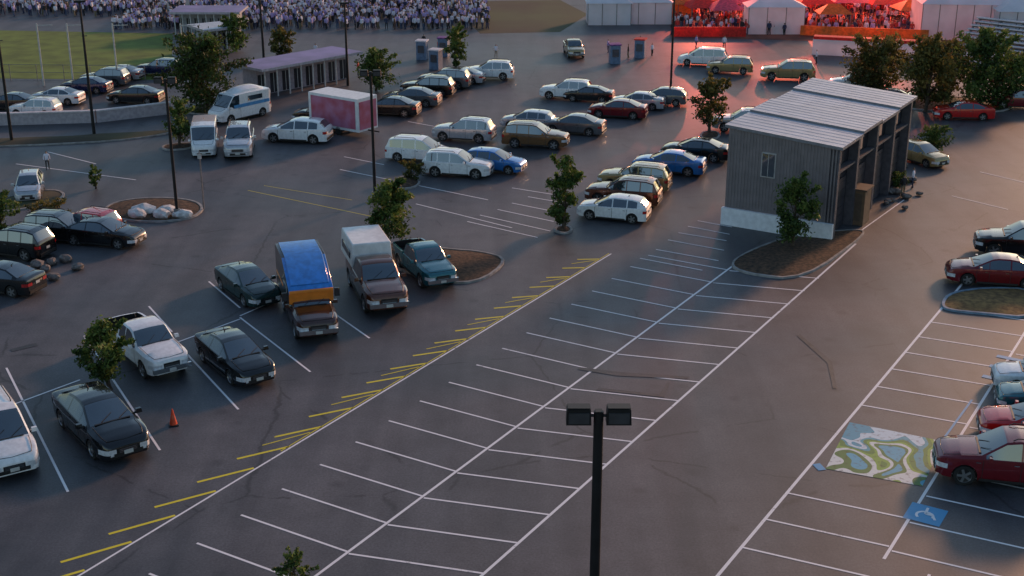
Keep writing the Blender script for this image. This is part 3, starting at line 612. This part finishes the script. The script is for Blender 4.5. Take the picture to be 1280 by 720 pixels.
def shed(name,p,q,depth,h,wallm,roofm,over=.5,bays=8,post=True,slope=0.):
    p=Vector(G(*p));q=Vector(G(*q)); d=q-p; ln=d.length; e=empty(name,(p.x,p.y,0),math.atan2(d.y,d.x))
    b=MB(); b.box((ln/2,depth/2,h/2),(ln-.6,depth-.6,h-.02),0); b.obj('walls',[wallm],parent=e)
    b=MB(); x0,x1,y0,y1=-over,ln+over,-over-1.2,depth+over
    vs=[(x,y,h+.02+z+slope*(y-y0)/(y1-y0)) for z in(0,.28) for x,y in((x0,y0),(x1,y0),(x1,y1),(x0,y1))]
    b.add(vs,[(3,2,1,0),(4,5,6,7),(0,1,5,4),(1,2,6,5),(2,3,7,6),(3,0,4,7)],[0,0,1,1,1,1]); b.obj('roof',[roofm,pmat('fascia_pale',(.42,.38,.42),.5)],parent=e)
    b=MB(); 
    for i in range(bays):
        x=(i+.5)*ln/bays; b.box((x,.27,1.15),(ln/bays*.5,.06,2.1),0); b.box((x,.24,1.15),(.06,.05,2.1),1)
        if post: b.tube([((i)*ln/bays+.1,-1.3,0),((i)*ln/bays+.1,-1.3,h)],[.08,.08],1,8)
    b.obj('doors_and_posts',[M_dk,pmat('post_white',(.5,.5,.5),.5)],parent=e); return e
M_proof=pmat('lilac_roof_sheet',(.20,.14,.32),.5,var=.2,scale=.4)
shed('park_pavilion',(322,121),(438,98),3.0,2.9,pmat('pavilion_wall',(.35,.3,.34),.7,var=.15),M_proof)
shed('concession_stand',(222,44),(300,44),4,3.0,pmat('stand_wall',(.3,.3,.33),.7),M_proof)
shed('park_shelter',(255,66),(290,62),3,2.8,pmat('stand_wall',(.3,.3,.33),.7),M_roof,bays=3)
# ---------------------------------------------------------------- event area, top right
M_tent=pmat('white_tent_fabric',(.80,.78,.82),.6,var=.06,scale=.5,trans=.3); M_red=pmat('red_glow_canopy_fabric',(.7,.04,.03),.6,var=.2,trans=.4); M_or=pmat('orange_glow_canopy_fabric',(.75,.22,.04),.6,var=.2,trans=.4); M_pur=pmat('purple_banner',(.25,.08,.32),.6,var=.3,trans=.3); M_pink=pmat('pink_glow_canopy_fabric',(.7,.12,.2),.6,var=.2,trans=.4)  # red, orange and pink fabrics carry the warm glow as colour
def tent(pos,w_,d_,h,rz=0.,mat=M_tent,peak=1.2,name='event_tent',walls=True):
    b=MB(); x,y=w_/2,d_/2
    if walls:
        b.prism([(-x,-y),(x,-y),(x,y),(-x,y)],0,h,0)
        for i in range(int(w_/2)+1): b.tube([(-x+i*w_/int(w_/2),-y-.03,0),(-x+i*w_/int(w_/2),-y-.03,h)],[.05,.05],1,6)
    else:
        for sx in(-1,1):
            for sy in(-1,1): b.tube([(sx*x,sy*y,0),(sx*x,sy*y,h)],[.05,.05],1,6)
    o=.25; b.add([(-x-o,-y-o,h+.01),(x+o,-y-o,h+.01),(x+o,y+o,h+.01),(-x-o,y+o,h+.01),(-x*.4,0,h+peak),(x*.4,0,h+peak)],[(0,1,5,4),(2,3,4,5),(1,2,5),(3,0,4)],0)
    p=G(*pos); b.obj(name,[mat,M_galv],(p[0],p[1],0),rz,smooth=0)
tent((760,28),6,5,3.0); tent((806,27),7,5,3.0); tent((845,26),4,4,2.6,0,M_or)
tent((966,40),7.5,4,3.6); tent((875,30),4,4,2.5,.2,M_red,walls=False); tent((905,33),4,4,2.5,.1,M_pink,walls=False); tent((1015,26),5,4,2.6,.1,M_red,walls=False)
tent((1060,24),5,4,2.6,.0,M_pink,walls=False); tent((1105,26),5,4,2.6,.1,M_red,walls=False); tent((1140,34),5,4,2.6,.1,M_or,walls=False)
tent((1040,38),4,3,2.4,.0,M_or,walls=False); tent((890,20),4,4,2.5,.1,M_red,walls=False); tent((925,24),4,4,2.5,.1,M_pink,walls=False)  # coloured canopies are added to imitate the red glow
tent((1205,44),13,8,4.6,-.1,M_tent,2.4,'marquee_tent'); tent((1290,50),11,8,4.2,-.1,M_tent,2.0,'marquee_tent')
x,y=G(1060,9); b=MB()
b.box((0,0,.6),(26,6,1.2),1); b.box((0,2.6,4.2),(25,.15,6),0)
for k in range(6): 
    xx=-12.5+k*5; b.tube([(xx,-2.8,1.2),(xx,-2.8,7.5)],[.12,.12],2,6); b.tube([(xx,-2.8,7.4),(xx,2.7,7.4)],[.1,.1],2,6)
b.box((0,-3.05,.65),(26,.06,.9),0)
b.obj('added_red_stage',[M_red,M_blk,M_galv],(x,y,0),-.05,smooth=0)  # stage added for its red backdrop, imitating the warm haze
# made-up lit masts and red spots, added to redden the top-right corner
M_emit=bpy.data.materials.new('added_glow_lens'); M_emit.use_nodes=True; eb=M_emit.node_tree.nodes['Principled BSDF']; eb.inputs['Emission Color'].default_value=(1,.35,.2,1); eb.inputs['Emission Strength'].default_value=14
for p in((880,10),(985,14),(1100,14),(1190,20)):
    x,y=G(*p); b=MB(); b.tube([(0,0,0),(0,0,9.0)],[.12,.08],0,8); b.box((0,0,9),(1.6,.2,.25),0)
    for sx in(-.5,.5): b.box((sx,-.12,8.75),(.6,.2,.5),0); b.box((sx,-.235,8.73),(.5,.03,.4),1)
    b.obj('added_glow_mast',[M_pole,M_emit],(x,y,0),0)
    lt=bpy.data.lights.new('added_glow','SPOT'); lo=bpy.data.objects.new('added_glow_spot',lt); scene.collection.objects.link(lo)
    lt.energy=26000; lt.color=(1,.16,.09); lt.spot_size=math.radians(120); lt.spot_blend=.8; lt.shadow_soft_size=.4
    lo.location=(x,y-.5,8.7); lo.rotation_euler=(math.radians(42),0,0)
    lo.rotation_euler=Vector((0,.75,.65)).to_track_quat('Z','Y').to_euler()
b=MB(); wallseg(b,(1015,68),(1168,76),1.9,.3,0); wallseg(b,(1016,67),(1167,75),.35,1.4,1,1.9); wallseg(b,(1168,76),(1290,84),1.3,.3,0)
b.obj('event_barrier_wall',[M_tent,M_red],smooth=0)
b=MB(); wallseg(b,(840,46),(932,46),1.3,.15,0); wallseg(b,(1000,44),(1160,50),1.3,.15,1)
b.obj('added_glow_fence',[M_red,M_or],smooth=0)  # fence added so its red and orange stand in for the glow
b=MB()
for i in range(9):
    b.box((0,i*.8,.35+i*.38),(15,.7,.12),0); b.box((0,i*.8+.3,.2+i*.38),(15,.05,.35),1)
for x_ in np.linspace(-7,7,6): b.tube([(x_,0,.2),(x_,6.6,3.4)],[.07,.07],1,6); b.tube([(x_,6.4,0),(x_,6.4,3.3)],[.06,.06],1,6)
x,y=G(1262,72); b.obj('grandstand',[pmat('bleacher_plank',(.55,.54,.56),.5),M_galv],(x,y,0),-.75,smooth=0)
for p,c in(((768,79),M_pur),((528,74),M_tent),((555,70),M_pur),((800,72),M_red),((545,86),M_tent)):
    b=MB(); b.box((0,0,1.1),(1.2,1.2,2.2),0); b.box((0,0,2.28),(1.4,1.4,.14),1); b.box((0,-.62,1.3),(.8,.03,.9),2)
    x,y=G(*p); b.obj('ticket_kiosk',[pmat('kiosk_blue',(.12,.18,.28),.5,var=.2),c,M_glass],(x,y,0),random.uniform(-.4,.4))
# ---------------------------------------------------------------- people
def person_template(sub):
    J={'pel':(0,0,.93,.14),'wa':(0,0,1.1,.13),'ch':(0,0,1.35,.16),'nk':(0,0,1.5,.06),'hd':(0,.01,1.62,.09),'tp':(0,.01,1.74,.08),
       'hl':(.1,0,.88,.1),'kl':(.12,.05,.48,.07),'al':(.13,-.02,.08,.05),'tl':(.13,.14,.04,.045),'hr':(-.1,0,.88,.1),'kr':(-.12,.0,.48,.07),'ar':(-.14,-.12,.09,.05),'tr':(-.14,.04,.04,.045),
       'sl':(.2,0,1.42,.07),'el':(.27,-.04,1.13,.05),'wl':(.27,.08,.88,.038),'sr':(-.2,0,1.42,.07),'er':(-.28,.0,1.13,.05),'wr':(-.26,.12,.9,.038)}
    k=list(J); E=[('pel','wa'),('wa','ch'),('ch','nk'),('nk','hd'),('hd','tp'),('pel','hl'),('hl','kl'),('kl','al'),('al','tl'),('pel','hr'),('hr','kr'),('kr','ar'),('ar','tr'),('ch','sl'),('sl','el'),('el','wl'),('ch','sr'),('sr','er'),('er','wr')]
    me=bpy.data.meshes.new('p'); me.from_pydata([J[a][:3] for a in k],[(k.index(a),k.index(b_)) for a,b_ in E],[])
    o=bpy.data.objects.new('p',me); scene.collection.objects.link(o); o.modifiers.new('s','SKIN')
    for i,a in enumerate(k):
        sv=me.skin_vertices[0].data[i]; sv.radius=(J[a][3],J[a][3]*.85); sv.use_root=(a=='pel')
    if sub: o.modifiers.new('ss','SUBSURF').levels=1
    dg=bpy.context.evaluated_depsgraph_get(); ev=o.evaluated_get(dg); m2=ev.to_mesh()
    V=np.array([v.co[:] for v in m2.vertices]); Fs=[tuple(p.vertices) for p in m2.polygons]; ev.to_mesh_clear(); bpy.data.objects.remove(o)
    Z=[sum(V[i][2] for i in f)/len(f) for f in Fs]; Yc=[abs(sum(V[i][0] for i in f)/len(f)) for f in Fs]
    part=[0 if z<.92 and y<.22 else (2 if z>1.52 or (z<.98 and y>=.22) else 1) for z,y in zip(Z,Yc)]
    part=[3 if (z>1.68) else p for z,p in zip(Z,part)]
    return V,Fs,part
CL=[pmat('cloth_white',(.72,.7,.78),.8),pmat('cloth_lilac',(.38,.32,.6),.8),pmat('cloth_navy',(.03,.04,.09),.8),pmat('cloth_black',(.02,.02,.022),.8),pmat('cloth_red',(.45,.05,.04),.8),pmat('cloth_denim',(.06,.09,.16),.8),pmat('cloth_khaki',(.2,.16,.1),.8),pmat('skin',(.35,.2,.14),.6),pmat('hair_dark',(.03,.02,.015),.7)]
def crowd(name,P,tmpl,shirts):
    V,Fs,part=tmpl; b=MB(); nv=len(V)
    for (x,y) in P:
        a=random.uniform(0,6.28); s=random.uniform(.9,1.06); ca,sa=math.cos(a)*s,math.sin(a)*s
        W_=np.stack([V[:,0]*ca-V[:,1]*sa+x,V[:,0]*sa+V[:,1]*ca+y,V[:,2]*s],1); o=len(b.v); b.v.extend(map(tuple,W_.tolist()))
        b.f.extend([tuple(i+o for i in f) for f in Fs]); sh=random.choice(shirts); pa=random.choice([3,5,2,6,3]); mp=[pa,sh,7,8]
        b.m.extend([mp[p] for p in part])
    return b.obj(name,CL,smooth=50,fix=False)
T0=person_template(False); T1=person_template(True)
pts=[]
for row in range(26):
    y=183.5+row*.95
    for i in range(130):
        x=-84+i*.66+random.uniform(-.25,.25)
        if x<-55 and y<194: continue
        if random.random()<(.36 if (row//3)%3 else .58) and not(x>-3-(row*.02)): pts.append((x,y+random.uniform(-.2,.2)))
crowd('spectator_crowd',pts,T0,[0,0,0,0,1,1,1,2,3])
pts=[]
for i in range(520):
    u=random.uniform(840,1175); v=random.uniform(8,44) ; p=G(u,v); pts.append(p)
crowd('festival_crowd',pts,T0,[0,1,4,4,3,2,0,4])
for u,v in((760,66),(785,73),(800,60),(815,70),(530,60),(548,66),(620,72),(395,72),(410,80),(360,62),(375,98),(345,110),(448,95),(1020,80),(905,62),(870,60),(1140,235),(1128,246),(60,212)):
    crowd('pedestrian',[(0,0)],T1,[0,1,2,3,4]).location=(*G(u,v),.0)
# ---------------------------------------------------------------- far background
b=MB(); R=np.random.default_rng(5)
n=26000; xx=R.uniform(-420,480,n); yy=320+R.uniform(0,40,n)+15*np.sin(xx*.02); hh=(7+4*np.sin(xx*.13)+3*np.sin(xx*.41+1))*R.uniform(.1,1,n)**.7
q=np.stack([xx,yy,hh],1); u=R.normal(size=(n,3)); v=R.normal(size=(n,3)); s=1.1
vv=np.stack([q-u*s,q+v*s*.6,q+u*s,q-v*s*.6],1).reshape(-1,3)
b.v=list(map(tuple,vv.tolist())); b.f=[(4*i,4*i+1,4*i+2,4*i+3) for i in range(n)]; b.m=R.integers(0,3,n).tolist()
b.obj('distant_treeline',[LEAF[0],LEAFB[0],LEAF[1]],smooth=0,fix=False)
